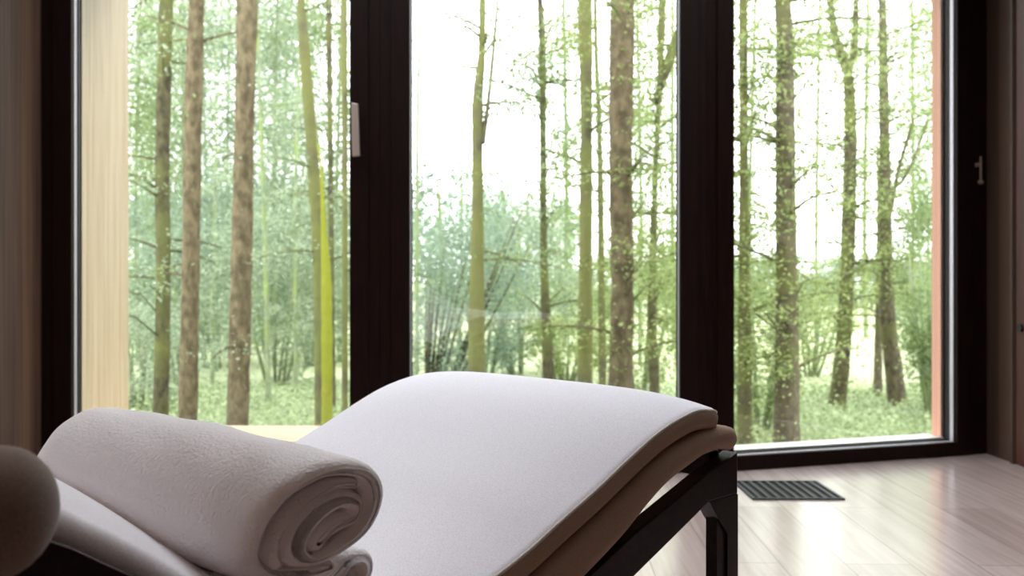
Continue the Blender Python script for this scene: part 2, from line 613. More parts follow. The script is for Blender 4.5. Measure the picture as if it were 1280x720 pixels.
# small latch on the frame of window 3
lx = Vector(w3.location)
a_l = ax(1222)
zl1, zl0 = EYE + 165 / 1100 * 4.45, EYE + 134 / 1100 * 4.45
lt = MB().tube([tuple(Vector(kp(a_l, -0.02, z)) - lx) for z in (zl1, zl0)], [0.005, 0.006], 10)
lt.tube([tuple(Vector(kp(a_l, -0.02, z)) - lx) for z in (zl0 - .018, zl0 - .012, zl0, zl0 + .008)], [0.004, 0.013, 0.013, 0.004], 12)
lt.box(a_l - 0.006, a_l + 0.006, -0.016, 0.011, zl1 - .05, zl1 - 0.03, lambda a, b, z: tuple(Vector(kp(a, b, z)) - lx))
lo = lt.build('handle', M['latch'], w3)
lo['label'] = 'thin pale metal latch with round end'

# exterior reveals
xj = u2x(89)
tr = MB().box(xj - 0.06, xj - 0.005, Y0 + 0.111, 4.646, -0.6, ZC)
struct(tr.build('trim_1', M['pine']), 'pale pine reveal board outside the left window', 'reveal')
tr = MB().box(xj - 0.004, KX + 0.01, Y0 + 0.111, 4.646, -0.02, 0.1235)
struct(tr.build('trim_2', M['pine']), 'pale pine outer sill below the left and middle windows', 'sill')
tr = MB().box(ax(1197) - 0.002, ax(1197) + 0.05, 0.111, 0.172, -0.3, ZC, kp)
struct(tr.build('trim_3', M['coral']), 'coral painted jamb outside the right window', 'jamb')
tr = MB().box(0.01, ax(1197) - 0.003, 0.085, 0.2, -0.02, WZ0 + 0.012, kp)
struct(tr.build('trim_4', M['sill_metal']), 'white outer sill below the right window', 'sill')
tr = MB().box(XL - 0.3, KX + 0.02, Y0 + 0.121, 4.66, ZC - 0.12, ZC)
struct(tr.build('trim_5', M['pine']), 'pale soffit over the left and middle windows', 'soffit')

# ------------------------------------------------------------------ unseen ceiling lamps added as warm fill for the towels
M['fill_lamp'] = bpy.data.materials.new('warm_fill_diffuser')
M['fill_lamp'].use_nodes = True
_n = M['fill_lamp'].node_tree
_n.nodes.clear()
_e = _n.nodes.new('ShaderNodeEmission')
_e.inputs['Color'].default_value = (1.0, 0.72, 0.54, 1)
_e.inputs['Strength'].default_value = 17.0
_o = _n.nodes.new('ShaderNodeOutputMaterial')
_n.links.new(_e.outputs[0], _o.inputs['Surface'])
for lxy, nm in (((-1.25, 0.15), 'left of the viewer'), ((-0.9, -1.6), 'behind the viewer on the left'), ((1.1, -1.6), 'behind the viewer on the right')):
    r = empty('ceiling_fill_light', (lxy[0], lxy[1], ZC))
    tag(r, 'added round white ceiling fill light ' + nm, 'ceiling light', 'added ceiling fill lights behind the viewer')
    q = MB()
    for k in range(32):
        a0, a1 = 2 * PI * k / 32, 2 * PI * (k + 1) / 32
        c0_, s0_, c1_, s1_ = math.cos(a0), math.sin(a0), math.cos(a1), math.sin(a1)
        q.hexa([(x * rr_, y * rr_, z) for z in (-0.16, -0.001) for x, y, rr_ in ((c0_, s0_, .19), (c1_, s1_, .19), (c1_, s1_, .2), (c0_, s0_, .2))])
    q.build('rim', M['gasket'], r)
    MB().tube([(0, 0, -0.02), (0, 0, -0.002)], 0.185, 32).build('diffuser', M['fill_lamp'], r)

# ------------------------------------------------------------------ floor vent
v = empty('floor_vent', (1.15, 3.69, 0))
tag(v, 'dark slatted metal floor vent set in the planks near the right window', 'floor vent')
vx, vy = 0.185, 0.165
q = MB()
q.box(-vx, vx, -vy, -vy + .014, 0.0005, 0.007).box(-vx, vx, vy - .014, vy, 0.0005, 0.007)
q.box(-vx, -vx + .014, -vy, vy, 0.0005, 0.0068).box(vx - .014, vx, -vy, vy, 0.0005, 0.0068)
q.build('rim', M['vent'], v)
MB().box(-vx + .01, vx - .01, -vy + .01, vy - .01, 0.0004, 0.0012).build('shade_sheet', M['vent_dark'], v)  # flat black sheet stands in for the shade below the slats
for i in range(9):
    x = -vx + 0.036 + i * 0.0375
    MB().box(x - 0.0085, x + 0.0085, -vy + .012, vy - .012, 0.0035, 0.0062).build('slat', M['vent'], v)

# ------------------------------------------------------------------ lounger
NL = Vector((0.3163, 1.45, 0))
HD = Vector((-0.73135, -0.682, 0))
WD = Vector((-0.682, 0.73135, 0))
WID = 0.78


def P(t, w, h):
    return NL + HD * t + WD * w + Vector((0, 0, h))


prof = [(-0.13, 0.632), (-0.053, 0.653), (0.022, 0.658), (0.107, 0.637), (0.186, 0.603), (0.258, 0.569), (0.342, 0.532), (0.403, 0.505),
        (0.472, 0.481), (0.56, 0.458), (0.66, 0.458), (0.76, 0.496), (0.853, 0.566), (0.908, 0.609), (0.951, 0.640), (0.99, 0.664),
        (1.1, 0.722), (1.25, 0.795), (1.4, 0.862), (1.52, 0.91)]


def catmull(pts, n=8):
    out = []
    for i in range(len(pts) - 1):
        p0 = pts[max(i - 1, 0)]
        p1, p2 = pts[i], pts[i + 1]
        p3 = pts[min(i + 2, len(pts) - 1)]
        for k in range(n):
            s = k / n
            out.append(tuple(0.5 * ((2 * p1[j]) + (-p0[j] + p2[j]) * s + (2 * p0[j] - 5 * p1[j] + 4 * p2[j] - p3[j]) * s * s +
                                    (-p0[j] + 3 * p1[j] - 3 * p2[j] + p3[j]) * s ** 3) for j in range(len(p1))))
    out.append(pts[-1])
    return out


def smooth_profile(pts, it=6):
    p = [list(q) for q in catmull(pts, 6)]
    for _ in range(it):
        p = [p[0]] + [[p[i][0], (p[i - 1][1] + 2 * p[i][1] + p[i + 1][1]) / 4] for i in range(1, len(p) - 1)] + [p[-1]]
    return [tuple(q) for q in p]


def resample(pts, step):
    out = [pts[0]]
    acc = 0
    for i in range(1, len(pts)):
        a, b = pts[i - 1], pts[i]
        d = math.dist(a, b)
        while acc + d >= step:
            s = (step - acc) / d
            a = tuple(a[j] + (b[j] - a[j]) * s for j in range(len(a)))
            out.append(a)
            d = math.dist(a, b)
            acc = 0
        acc += d
    out.append(pts[-1])
    return out


def pad(name, prof, th, w0, w1, rc, parent, mats, thf=None, top_bulge=0.0, pale_from=9.0):
    """prof is the top line (t,h); the pad is th thick below it; returns object and frames"""
    pts = resample(prof, 0.012)
    nst = len(pts)
    cum = [0]
    for i in range(1, nst):
        cum.append(cum[-1] + math.dist(pts[i - 1], pts[i]))
    tot = cum[-1]
    verts, faces, fm = [], [], []
    a = th / 2
    # extra stations in the rounded nose
    stations = []
    for e in (0, 0.0006, 0.002, 0.0045, 0.008, 0.0125):
        stations.append(e)
    stations += [s for s in cum if 0.018 < s < tot - 0.018]
    for e in (0.0125, 0.008, 0.0045, 0.002, 0.0006, 0):
        stations.append(tot - e)

    def at(s):
        s = min(max(s, 0), tot)
        for i in range(1, nst):
            if cum[i] >= s - 1e-9:
                k = (s - cum[i - 1]) / max(cum[i] - cum[i - 1], 1e-9)
                p = tuple(pts[i - 1][j] + (pts[i][j] - pts[i - 1][j]) * k for j in (0, 1))
                lo, hi = max(i - 3, 0), min(i + 2, nst - 1)
                d = (pts[hi][0] - pts[lo][0], pts[hi][1] - pts[lo][1])
                l = math.hypot(*d)
                return p, (-d[1] / l, d[0] / l)
    tpos = []
    NT, NA = 30, 5
    edge = []
    for s in stations:
        p, n = at(s)
        e = min(s, tot - s)
        a = (thf(p[0]) if thf else th) / 2
        kth = math.sqrt(max(0.0, 1 - (1 - min(e / a, 1)) ** 2)) * 0.97 + 0.03
        hh_ = a * kth
        r = min(rc, a * 0.96) * kth
        ins = 0.03 * (1 - math.sqrt(max(0, 1 - (1 - min(e / 0.03, 1)) ** 2)))
        W0, W1 = w0 + ins, w1 - ins
        sec = []
        mt = []
        for k in range(NT + 1):      # top
            x = W0 + r + (W1 - W0 - 2 * r) * k / NT
            bul = top_bulge * (1 - abs(2 * k / NT - 1) ** 4) * kth
            sec.append((x, hh_ + bul))
        for k in range(1, NA + 1):
            an = PI / 2 * k / NA
            sec.append((W1 - r + r * math.sin(an), hh_ - r + r * math.cos(an)))
        for k in range(NA + 1):
            an = PI / 2 * k / NA
            sec.append((W1 - r + r * math.cos(an), -hh_ + r - r * math.sin(an)))
        sec.append(((W0 + W1) / 2, -hh_))
        for k in range(NA + 1):
            an = PI / 2 * k / NA
            sec.append((W0 + r - r * math.sin(an), -hh_ + r - r * math.cos(an)))
        for k in range(NA):
            an = PI / 2 * k / NA
            sec.append((W0 + r - r * math.cos(an), hh_ - r + r * math.sin(an)))
        m = len(sec)
        tpos.append(p[0])
        for (x, yy) in sec:
            off = yy - a
            verts.append(P(p[0] + n[0] * off, x, p[1] + n[1] * off))
        o1 = hh_ - r * 0.3 - a
        edge.append(((p[0] + n[0] * o1, W0 + r * 0.3, p[1] + n[1] * o1), (p[0] + n[0] * o1, W1 - r * 0.3, p[1] + n[1] * o1)))
    for i in range(len(stations) - 1):
        for k in range(m):
            k2 = (k + 1) % m
            faces.append((i * m + k, (i + 1) * m + k, (i + 1) * m + k2, i * m + k2))
            top = k < NT + 3 or k >= m - 3 or tpos[i] > pale_from
            fm.append(0 if top else 1)
    faces.append(tuple(range(m)))
    fm.append(1)
    faces.append(tuple((len(stations) - 1) * m + k for k in range(m))[::-1])
    fm.append(1)
    o = raw_mesh(name, verts, faces, None, parent, True, mats, fm)
    return o, edge, tpos


lg = empty('chaise_lounge', (0, 0, 0))
tag(lg, 'wave shaped chaise lounge with off-white mattress on a dark wooden frame before the middle window', 'chaise lounge')
pr_top = [(t, h_ - 0.005) for t, h_ in smooth_profile([(-0.064, 0.6475), (-0.045, 0.6525), (-0.02, 0.656)] + prof[2:], 4)]
po, edge, edge_t = pad('mattress', pr_top, 0.04, 0.0, WID, 0.017, lg, [M['mat_top'], M['taupe']], top_bulge=0.019, pale_from=0.66)
# piping along both long edges
for side in (0, 1):
    pp = MB().tube([P(*e[side]) for e, tt_ in zip(edge, edge_t) if -0.055 < tt_ < 0.66], 0.0022, 6)
    pp.build('piping', M['piping'], po, True)
# lower upholstered layer follows 0.045 below, ends lower and further out at the foot
low = [(-0.114, 0.598), (-0.09, 0.6115), (-0.05, 0.6165), (0.0, 0.6155), (0.022, 0.613)] + [(t, h_ - 0.045) for t, h_ in prof[3:]]


def low_th(t):
    return float(np.interp(t, [-0.05, 0.06, 0.12, 0.22, 0.32], [0.040, 0.051, 0.056, 0.070, 0.074]))


lo_, _e2, _t2 = pad('base_cushion', smooth_profile(low, 5), 0.04, -0.006, WID + 0.006, 0.03, lg, [M['taupe'], M['taupe']], thf=low_th)
lo_['label'] = 'taupe upholstered layer under the mattress'


def plate(pts, w0, w1):
    """a polygon in (t,h) given thickness across the width"""
    n = len(pts)
    b = MB()
    vs = [P(t, w0, h_) for t, h_ in pts] + [P(t, w1, h_) for t, h_ in pts]
    fs = [tuple(range(n)), tuple(range(2 * n - 1, n - 1, -1))] + [(i, i + n, (i + 1) % n + n, (i + 1) % n) for i in range(n)]
    b.add(vs, fs)
    return b


rail_pts = [(-0.107, 0.566), (-0.09, 0.561), (-0.018, 0.543), (0.044, 0.522), (0.103, 0.502), (0.167, 0.481), (0.223, 0.459), (0.30, 0.428), (0.45, 0.385), (0.60, 0.36), (0.75, 0.375), (0.9, 0.45), (1.1, 0.575), (1.3, 0.68), (1.5, 0.78),
            (1.52, 0.72), (1.3, 0.61), (1.1, 0.505), (0.9, 0.38), (0.75, 0.305), (0.60, 0.29), (0.45, 0.315), (0.30, 0.362), (0.157, 0.42), (0.066, 0.457), (-0.022, 0.493), (-0.107, 0.493)]
for w0 in (0.004, WID - 0.034):
    plate(rail_pts, w0, w0 + 0.03).build('side_rail', M['chaise_wood'], lg, bevel=0.003)
    plate([(-0.107, 0.0), (-0.107, 0.493), (-0.022, 0.493), (-0.046, 0.462), (-0.075, 0.43), (-0.075, 0.0)], w0, w0 + 0.03).build('leg', M['chaise_wood'], lg)
    plate([(-0.0748, 0.0), (-0.0748, 0.4295), (-0.049, 0.4585), (-0.049, 0.0)], w0 + 0.004, w0 + 0.026).build('leg_rib', M['chaise_wood'], lg)
    plate([(1.18, 0.0), (1.13, 0.515), (1.2, 0.555), (1.25, 0.0)], w0 - 0.0005, w0 + 0.0305).build('leg', M['chaise_wood'], lg, bevel=0.003)
for t0, h0 in ((-0.095, 0.522), (0.6, 0.31), (1.17, 0.45)):
    plate([(t0, h0), (t0, h0 + 0.045), (t0 + 0.03, h0 + 0.045), (t0 + 0.03, h0)], 0.034, WID - 0.034).build('cross_bar', M['chaise_wood'], lg, bevel=0.002)
# curved bearer the cushion lies on, carried on the cross bars
bear = [(t, h_ - low_th(t) * 1.13 - 0.002) for t, h_ in resample(smooth_profile(low, 5), 0.03) if t > 0.3]
bb = [(t, h_ - 0.014) for t, h_ in bear][::-1]
plate(bear + bb, 0.06, WID - 0.06).build('seat_shell', M['chaise_wood'], lg)
for t0, ht, hb in ((0.6, 0.35, 0.30), (1.15, 0.64, 0.5)):
    for w0 in (0.05, WID - 0.075):
        plate([(t0, hb), (t0, ht), (t0 + 0.03, ht), (t0 + 0.03, hb)], w0 - 0.02, w0 + 0.022).build('bracket', M['chaise_wood'], lg)
# rounded padded arm beside the backrest
arm = MB()
apts, arad = [], []
ctr = P(1.03, -0.075, 0.672)
dr = (HD * 0.93 + Vector((0, 0, 0.20))).normalized()
for k in range(9):
    an = PI / 2 * k / 8
    apts.append(ctr + dr * (0.05 * (1 - math.sin(an)) - 0.02))
    arad.append(max(0.05 * math.sin(math.acos(min(1, max(0, (1 - math.sin(an)))))) if k else 0.002, 0.002))
apts = []
arad = []
for k in range(10):
    an = PI / 2 * k / 9
    apts.append(ctr + dr * (0.045 * (1 - math.cos(an)) - 0.025))
    arad.append(max(0.052 * math.sin(an), 0.001))
for k in range(1, 10):
    apts.append(ctr + dr * (0.02 + 0.045 * k))
    arad.append(0.052)
apts.append(ctr + dr * 0.45)
arad.append(0.03)
arm.tube(apts, arad, 28)
ao = arm.build('arm_cushion', M['brown_cloth'], lg, True)
ao['label'] = 'rounded dark brown arm pad beside the backrest'
plate([(1.16, 0.5), (1.16, 0.655), (1.4, 0.70), (1.4, 0.64)], -0.1, -0.022).build('arm_support', M['chaise_wood'], lg, bevel=0.003)
side = [(t, h_ - 0.03 - 0.008 * (t < 0.8)) for t, h_ in resample(pr_top, 0.03) if t > 0.72]
plate(side + [(1.5, 0.70), (1.3, 0.55), (1.1, 0.44), (0.9, 0.33), (0.74, 0.33)], -0.022, -0.008).build('shade_panel', M['chaise_wood'], lg, bevel=0.002)  # dark board added in place of the shade under the mattress edge


# ------------------------------------------------------------------ towels
def rnd_noise(seed):
    r = random.Random(seed)
    k = [(r.uniform(0.6, 3.5), r.uniform(0, 6.3), r.uniform(0.3, 1)) for _ in range(6)]
    return lambda x: sum(a * math.sin(f_ * x + p) for f_, p, a in k) / 3


def rolled_towel(name, centre, axis, up, length, paths, scale_fn, seed, cut=0.0, back=0.045):
    """paths: (centre line, cloth thickness) of the folds seen at the near end (x right, y up), swept back along the axis"""
    axis = axis.normalized()
    up = (up - axis * up.dot(axis)).normalized()
    side = -up.cross(axis).normalized()
    nz1, nz2 = rnd_noise(seed), rnd_noise(seed + 1)
    verts, faces = [], []
    st = [0, .0006, .002, .0045, .008, .012] + [0.012 + (length - 0.032) * k / 70 for k in range(1, 71)] + [length - x for x in (.014, .009, .005, .002, 0)]
    for pi_, (path, th) in enumerate(paths):
        pts = resample(catmull(path, 10), 0.0028)
        n = len(pts)
        nrm = []
        for i in range(n):
            a, b = pts[max(i - 2, 0)], pts[min(i + 2, n - 1)]
            d = (b[0] - a[0], b[1] - a[1])
            l = math.hypot(*d)
            nrm.append((-d[1] / l, d[0] / l))
        b0 = len(verts)
        for s in st:
            rn = 0.016
            q = math.sqrt(max(0, 1 - (1 - min(s / rn, 1)) ** 2))
            qe = math.sqrt(max(0, 1 - (1 - min((length - s) / back, 1)) ** 2))
            hw = th / 2 * (0.3 + 0.7 * q)
            sc = scale_fn(s / length) * (0.5 + 0.5 * qe) * (0.93 + 0.07 * math.sqrt(max(0, 1 - (1 - min(s / 0.03, 1)) ** 2)))
            sec = [(pts[i][0] + nrm[i][0] * hw, pts[i][1] + nrm[i][1] * hw) for i in range(n)]
            a = math.atan2(nrm[-1][1], nrm[-1][0])
            sec += [(pts[-1][0] + hw * math.cos(a - PI * k / 6), pts[-1][1] + hw * math.sin(a - PI * k / 6)) for k in range(1, 6)]
            sec += [(pts[i][0] - nrm[i][0] * hw, pts[i][1] - nrm[i][1] * hw) for i in range(n - 1, -1, -1)]
            a = math.atan2(-nrm[0][1], -nrm[0][0])
            sec += [(pts[0][0] + hw * math.cos(a - PI * k / 6), pts[0][1] + hw * math.sin(a - PI * k / 6)) for k in range(1, 6)]
            m = len(sec)
            for k, (x, y) in enumerate(sec):
                an = math.atan2(y, x)
                wob = 1 + 0.014 * nz2(an * 2 + s * 14) + 0.012 * math.sin(an * 3 + s * 20)
                pu = -cut * x * max(0, 1 - s / 0.16) + 0.005 * math.sin(k * 0.03 + seed + pi_ * 2) * max(0, 1 - s / 0.03)
                verts.append(centre + side * (x * sc * wob) + up * (y * sc * wob + 0.003 * nz1(s * 18)) + axis * (s + pu))
        for i in range(len(st) - 1):
            for k in range(m):
                k2 = (k + 1) % m
                faces.append((b0 + i * m + k, b0 + i * m + k2, b0 + (i + 1) * m + k2, b0 + (i + 1) * m + k))
        for base, flip in ((b0, True), (b0 + (len(st) - 1) * m, False)):
            for i in range(n - 1):
                a, b = base + i, base + i + 1
                c_, d = base + (n + 5) + (n - 1 - i), base + (n + 5) + (n - 2 - i)
                q = (a, b, d, c_)
                faces.append(q if flip else q[::-1])
            q = tuple(base + k for k in range(n - 1, n + 6))
            faces.append(q if flip else q[::-1])
            q = tuple(base + k for k in range(2 * n + 4, m)) + (base,)
            faces.append(q if flip else q[::-1])
    return raw_mesh(name, verts, faces, M['terry'], None, True)


mpp = 0.96 / 1100
cc_ = (495, 412)


def tr4(L_):
    return [((x - cc_[0]) / 4 * mpp, (cc_[1] - y) / 4 * mpp) for x, y in L_]


main = tr4([(560, 694), (440, 706), (310, 690), (222, 610), (212, 500), (262, 375), (360, 260), (480, 188), (600, 172), (706, 200), (768, 290), (772, 400),
            (730, 500), (650, 575), (545, 628), (452, 640), (398, 590), (404, 510), (450, 430), (530, 362), (620, 338), (690, 372), (682, 440), (610, 466), (545, 505), (500, 555)])
fold = tr4([(318, 640), (292, 560), (318, 470), (390, 370), (480, 300), (580, 256), (668, 262)])
E1 = Vector((-0.208, 0.955, EYE - (643 - 360) * mpp))
E2 = Vector((-0.585, 1.165, 0.633))
tw = rolled_towel('towel', E1, E2 - E1, Vector((0, 0, 1)), (E2 - E1).length, [(main, 0.0215), (fold, 0.0145)],
                  lambda s: 1.0 + 0.03 * math.sin(PI * s), 3, cut=0.5)
tag(tw, 'thick white terry towel rolled up, upper of the two on the chaise', 'towel', 'white towels on the chaise')

# second towel underneath, folded over with its round fold at the foot side
fp = [(-0.075, -0.030), (-0.02, -0.033), (0.03, -0.027), (0.062, -0.010), (0.060, 0.012), (0.038, 0.014), (0.015, -0.004), (-0.06, -0.008)]
axis2 = E2 - E1
axis2.z = 0.03
tw2 = rolled_towel('towel', Vector((-0.216, 0.972, 0.527)), axis2, Vector((0, 0, 1)), 0.40, [(fp, 0.021)], lambda s: 1.0, 8, cut=0.4)
tag(tw2, 'folded white towel flattened underneath the rolled one', 'towel', 'white towels on the chaise')

# ------------------------------------------------------------------ outdoors
rng = np.random.default_rng(11)
R = random.Random(5)


def ground_z(x, y):
    return -0.62 - 0.012 * (y - 5) * (1 if y < 14 else 0) - (0.108 if y >= 14 else 0) + 0.05 * math.sin(x * 0.9 + 1) * math.cos(y * 0.7) + max(0, (y - 24)) * 0.03


gx = [x for x in np.linspace(-45, 45, 91)]
gy = [4.3 + (i / 70) ** 1.7 * 85 for i in range(71)]
gv = [(x, y, ground_z(x, y)) for y in gy for x in gx]
nx = len(gx)
gf = [(j * nx + i, j * nx + i + 1, (j + 1) * nx + i + 1, (j + 1) * nx + i) for j in range(70) for i in range(nx - 1)]
g = raw_mesh('ground', gv, gf, M['ground'], None, True)
struct(g, 'pale green forest floor outside the windows', 'ground')


def leaves_mesh(name, pts, size, material, parent=None, flat=0.5, size_var=0.4, origin=None):
    """pts (n,3): one folded diamond leaf each, all in one mesh"""
    pts = np.asarray(pts, dtype=np.float32)
    if origin is not None:
        pts = pts - np.asarray(origin, dtype=np.float32)
    n = len(pts)
    d = rng.normal(size=(n, 3)).astype(np.float32)
    d[:, 2] *= flat
    d /= np.linalg.norm(d, axis=1, keepdims=True) + 1e-9
    e = rng.normal(size=(n, 3)).astype(np.float32)
    e -= (e * d).sum(1, keepdims=True) * d
    e /= np.linalg.norm(e, axis=1, keepdims=True) + 1e-9
    sz = (size * (1 + size_var * rng.uniform(-1, 1, size=(n, 1)))).astype(np.float32)
    v = np.empty((n, 4, 3), dtype=np.float32)
    v[:, 0] = pts - d * sz * 0.5
    v[:, 1] = pts + e * sz * 0.3
    v[:, 2] = pts + d * sz * 0.5
    v[:, 3] = pts - e * sz * 0.3
    me = bpy.data.meshes.new(name)
    me.vertices.add(4 * n)
    me.vertices.foreach_set('co', v.ravel())
    me.loops.add(4 * n)
    me.loops.foreach_set('vertex_index', np.arange(4 * n, dtype=np.int32))
    me.polygons.add(n)
    me.polygons.foreach_set('loop_start', np.arange(0, 4 * n, 4, dtype=np.int32))
    me.materials.append(material)
    me.update(calc_edges=True)
    o = bpy.data.objects.new(name, me)
    C.objects.link(o)
    if parent:
        o.parent = parent
    return o


def at_px(px, py, Y):
    return Vector(((px - 640) / 1100 * Y, Y, EYE - (py - 360) / 1100 * Y))


def tree(name, label, line, Y, barkm, leafm=None, group=None, ivy=0, sprays=0, spray=(0.35, 0.9), nleaf=130, leafsize=0.05,
         zr=(0.2, 4.2), side=None, extra=(), blobs=(), top=6.5, ivysize=0.05, forks=(), seed=None, az=None):
    """line: (px,py,width px) down the trunk; it goes on up to the crown and down to the ground"""
    rr = random.Random(seed if seed is not None else hash(label) % 1000)
    rr = random.Random(sum(ord(ch) for ch in label))
    pts = [(at_px(a, b, Y), c_ / 1100 * Y / 2) for a, b, c_ in line]      # top to bottom
    p0, r0 = pts[0]
    p1 = pts[1][0]
    dv = (p0 - p1).normalized()
    if dv.z < 0.3:
        dv = Vector((0, 0, 1))
    n_up = max(2, int((top - p0.z) / 0.8))
    upper = []
    for k in range(n_up, 0, -1):
        s = (top - p0.z) * k / n_up
        upper.append((p0 + dv * s + Vector((rr.uniform(-.03, .03), rr.uniform(-.03, .03), 0)), max(r0 * (1 - 0.75 * k / n_up), 0.01)))
    pb, rb = pts[-1]
    gz = ground_z(pb.x, pb.y)
    lower = []
    if pb.z > gz + 0.05:
        lower = [(Vector((pb.x, pb.y, gz + 0.12)), rb * 1.06), (Vector((pb.x, pb.y, gz - 0.1)), rb * 1.35)]
    allp = upper + pts + lower
    base = Vector((pb.x, pb.y, gz))
    root = empty(name, base)
    tag(root, label, 'tree', group)
    P3 = [p for p, _ in allp]
    # refine
    q = resample(catmull([(p.x, p.y, p.z, r) for p, r in allp], 6), 0.09)
    tb = MB()
    cps = [Vector(a[:3]) - base for a in q]
    crs = [a[3] * (1 + rr.uniform(-.06, .06)) for a in q]
    tb.tube(cps, crs, 14)
    for fk in forks:                    # limbs in px at the same depth
        fp_ = [(at_px(a, b, Y + (fk[1] if False else 0)), c_ / 1100 * Y / 2) for a, b, c_ in fk]
        qq = catmull([(p.x, p.y, p.z, r) for p, r in fp_], 6)
        tb.tube([Vector(a[:3]) - base for a in qq], [max(a[3], 0.004) for a in qq], 8)
    lp = []
    cand = [a for a in q if zr[0] < a[2] < zr[1]]
    for _ in range(sprays):
        a = rr.choice(cand)
        th_ = rr.uniform(0, 2 * PI) if az is None else rr.gauss(az[0], az[1])
        ln = rr.uniform(*spray)
        d = Vector((math.cos(th_), math.sin(th_) * 0.7, rr.uniform(0.0, 0.55)))
        s0 = Vector(a[:3])
        pp = [s0 + d * (ln * k / 5) + Vector((0, 0, -0.22 * ln * (k / 5) ** 2)) for k in range(6)]
        tb.tube([p - base for p in pp], [0.012 * (1 - k / 6.5) + 0.002 for k in range(6)], 5)
        nl = int(nleaf * 2.0 * ln)
        tt = rng.uniform(0.15, 1.08, size=nl)
        P5 = np.array([list(p) for p in pp])
        c_ = np.stack([np.interp(tt * 5, range(6), P5[:, j]) for j in range(3)], 1)
        c_ += rng.normal(size=(nl, 3)) * np.array([0.16, 0.16, 0.09]) * ln
        lp.append(c_)
    if ivy:
        ivy = int(ivy * 2)
        zs = rng.uniform(-0.6, 4.6, size=ivy)
        # clumpy
        zs = zs + 0.12 * np.sin(zs * 9)
        qa = np.array(q)[::-1]
        cx = np.interp(zs, qa[:, 2], qa[:, 0])
        cy = np.interp(zs, qa[:, 2], qa[:, 1])
        cr_ = np.interp(zs, qa[:, 2], qa[:, 3])
        an = rng.uniform(0, 2 * PI, size=ivy)
        rad = cr_ + np.abs(rng.normal(size=ivy)) * 0.07
        lp.append(np.stack([cx + rad * np.cos(an), cy + rad * np.sin(an), zs], 1))
    for (bx, by, rx, ry, n_) in blobs:
        n_ = int(n_ * (3.2 if Y < 12 else 2.1))
        cpos = at_px(bx, by, Y)
        sub = rng.normal(size=(max(1, n_ // 55), 3)) * np.array([rx / 1100 * Y, 0.5, ry / 1100 * Y]) * 0.6 + np.array(list(cpos))
        pk = sub[rng.integers(0, len(sub), size=n_)] + rng.normal(size=(n_, 3)) * np.array([0.13, 0.13, 0.08]) * (Y / 9)
        lp.append(pk)
        for s_ in sub[:: 3]:            # twigs that carry the clumps
            jz = min(max(s_[2] - 0.25, q[-1][2]), q[0][2])
            qa = min(q, key=lambda a: abs(a[2] - jz))
            vt = [Vector(qa[:3]), (Vector(qa[:3]) + Vector(s_)) / 2 + Vector((0, 0, 0.1)), Vector(s_)]
            tb.tube([p - base for p in vt], [0.009, 0.006, 0.003], 5)
    if lp and leafm:
        leaves_mesh('foliage', np.concatenate(lp), leafsize * 0.66, leafm, root, origin=base)
    tb.build('trunk', barkm, root, True)
    return root


G1 = 'trees beyond the left window'
G2 = 'trees beyond the middle window'
G3 = 'trees beyond the right window'
# ---- left window
tree('tree', 'dark olive trunk, first from the left beyond the left window', [(208, 0, 17), (203, 200, 17), (204, 360, 18), (201, 510, 19)], 8.0, M['bark_olive'], M['leaf_cool'], G1, sprays=16, nleaf=110,
     blobs=[(180, 60, 30, 70, 260), (185, 330, 25, 60, 120)])
tree('tree', 'straight brown trunk, second from the left beyond the left window', [(246, 0, 19), (242, 120, 21), (238, 360, 22), (235, 520, 23)], 7.4, M['bark_brown'], M['leaf_mid'], G1, sprays=5, nleaf=90, ivy=60)
tree('tree', 'thick brown trunk in the middle of the left window', [(309, 0, 27), (306, 130, 24), (302, 330, 26), (297, 530, 27)], 7.0, M['bark_brown'], M['leaf_cool'], G1, sprays=5, nleaf=100, ivy=110)
tree('tree', 'leaning mossy olive trunk right of the thick brown one in the left window', [(376, 0, 10), (382, 80, 14), (391, 200, 15), (400, 330, 18), (402, 520, 18)], 8.6, M['bark_mossy'], M['leaf_cool'], G1, sprays=5, nleaf=110)
tree('tree', 'bright yellow-green stem close beside the leaning mossy trunk', [(402, 215, 3), (405, 290, 8), (408, 360, 13), (409, 520, 14)], 7.6, M['bark_yellow'], None, G1, top=2.1)
tree('slender_tree', 'thin dark stem between the yellow-green stem and the mullion', [(411, 0, 7), (413, 200, 7), (416, 520, 8)], 11.0, M['bark_olive'], M['leaf_cool'], G1, sprays=10, nleaf=90)
tree('slender_tree', 'pale mossy stem right against the edge of the left mullion', [(430, 0, 8), (431, 260, 7), (431, 520, 8)], 8.4, M['bark_mossy'], M['leaf_fresh'], G1, sprays=2, nleaf=50)
tree('slender_tree', 'thin crooked stem just right of the thick brown trunk', [(323, 60, 4), (327, 190, 5), (332, 330, 6), (336, 530, 7)], 11.5, M['bark_pale'], M['leaf_cool'], G1, sprays=12, nleaf=130, ivy=120)
tree('slender_tree', 'thin dark stem midway between thick brown and leaning mossy trunks', [(371, 180, 4), (369, 300, 5), (370, 500, 6)], 13.5, M['bark_pale'], M['leaf_cool'], G1, sprays=14, nleaf=150, top=5)
tree('slender_tree', 'thin stem between the two brown trunks in the left window', [(268, 240, 3), (266, 400, 5), (265, 500, 6)], 14.5, M['bark_pale'], M['leaf_cool'], G1, sprays=16, nleaf=160, top=5)
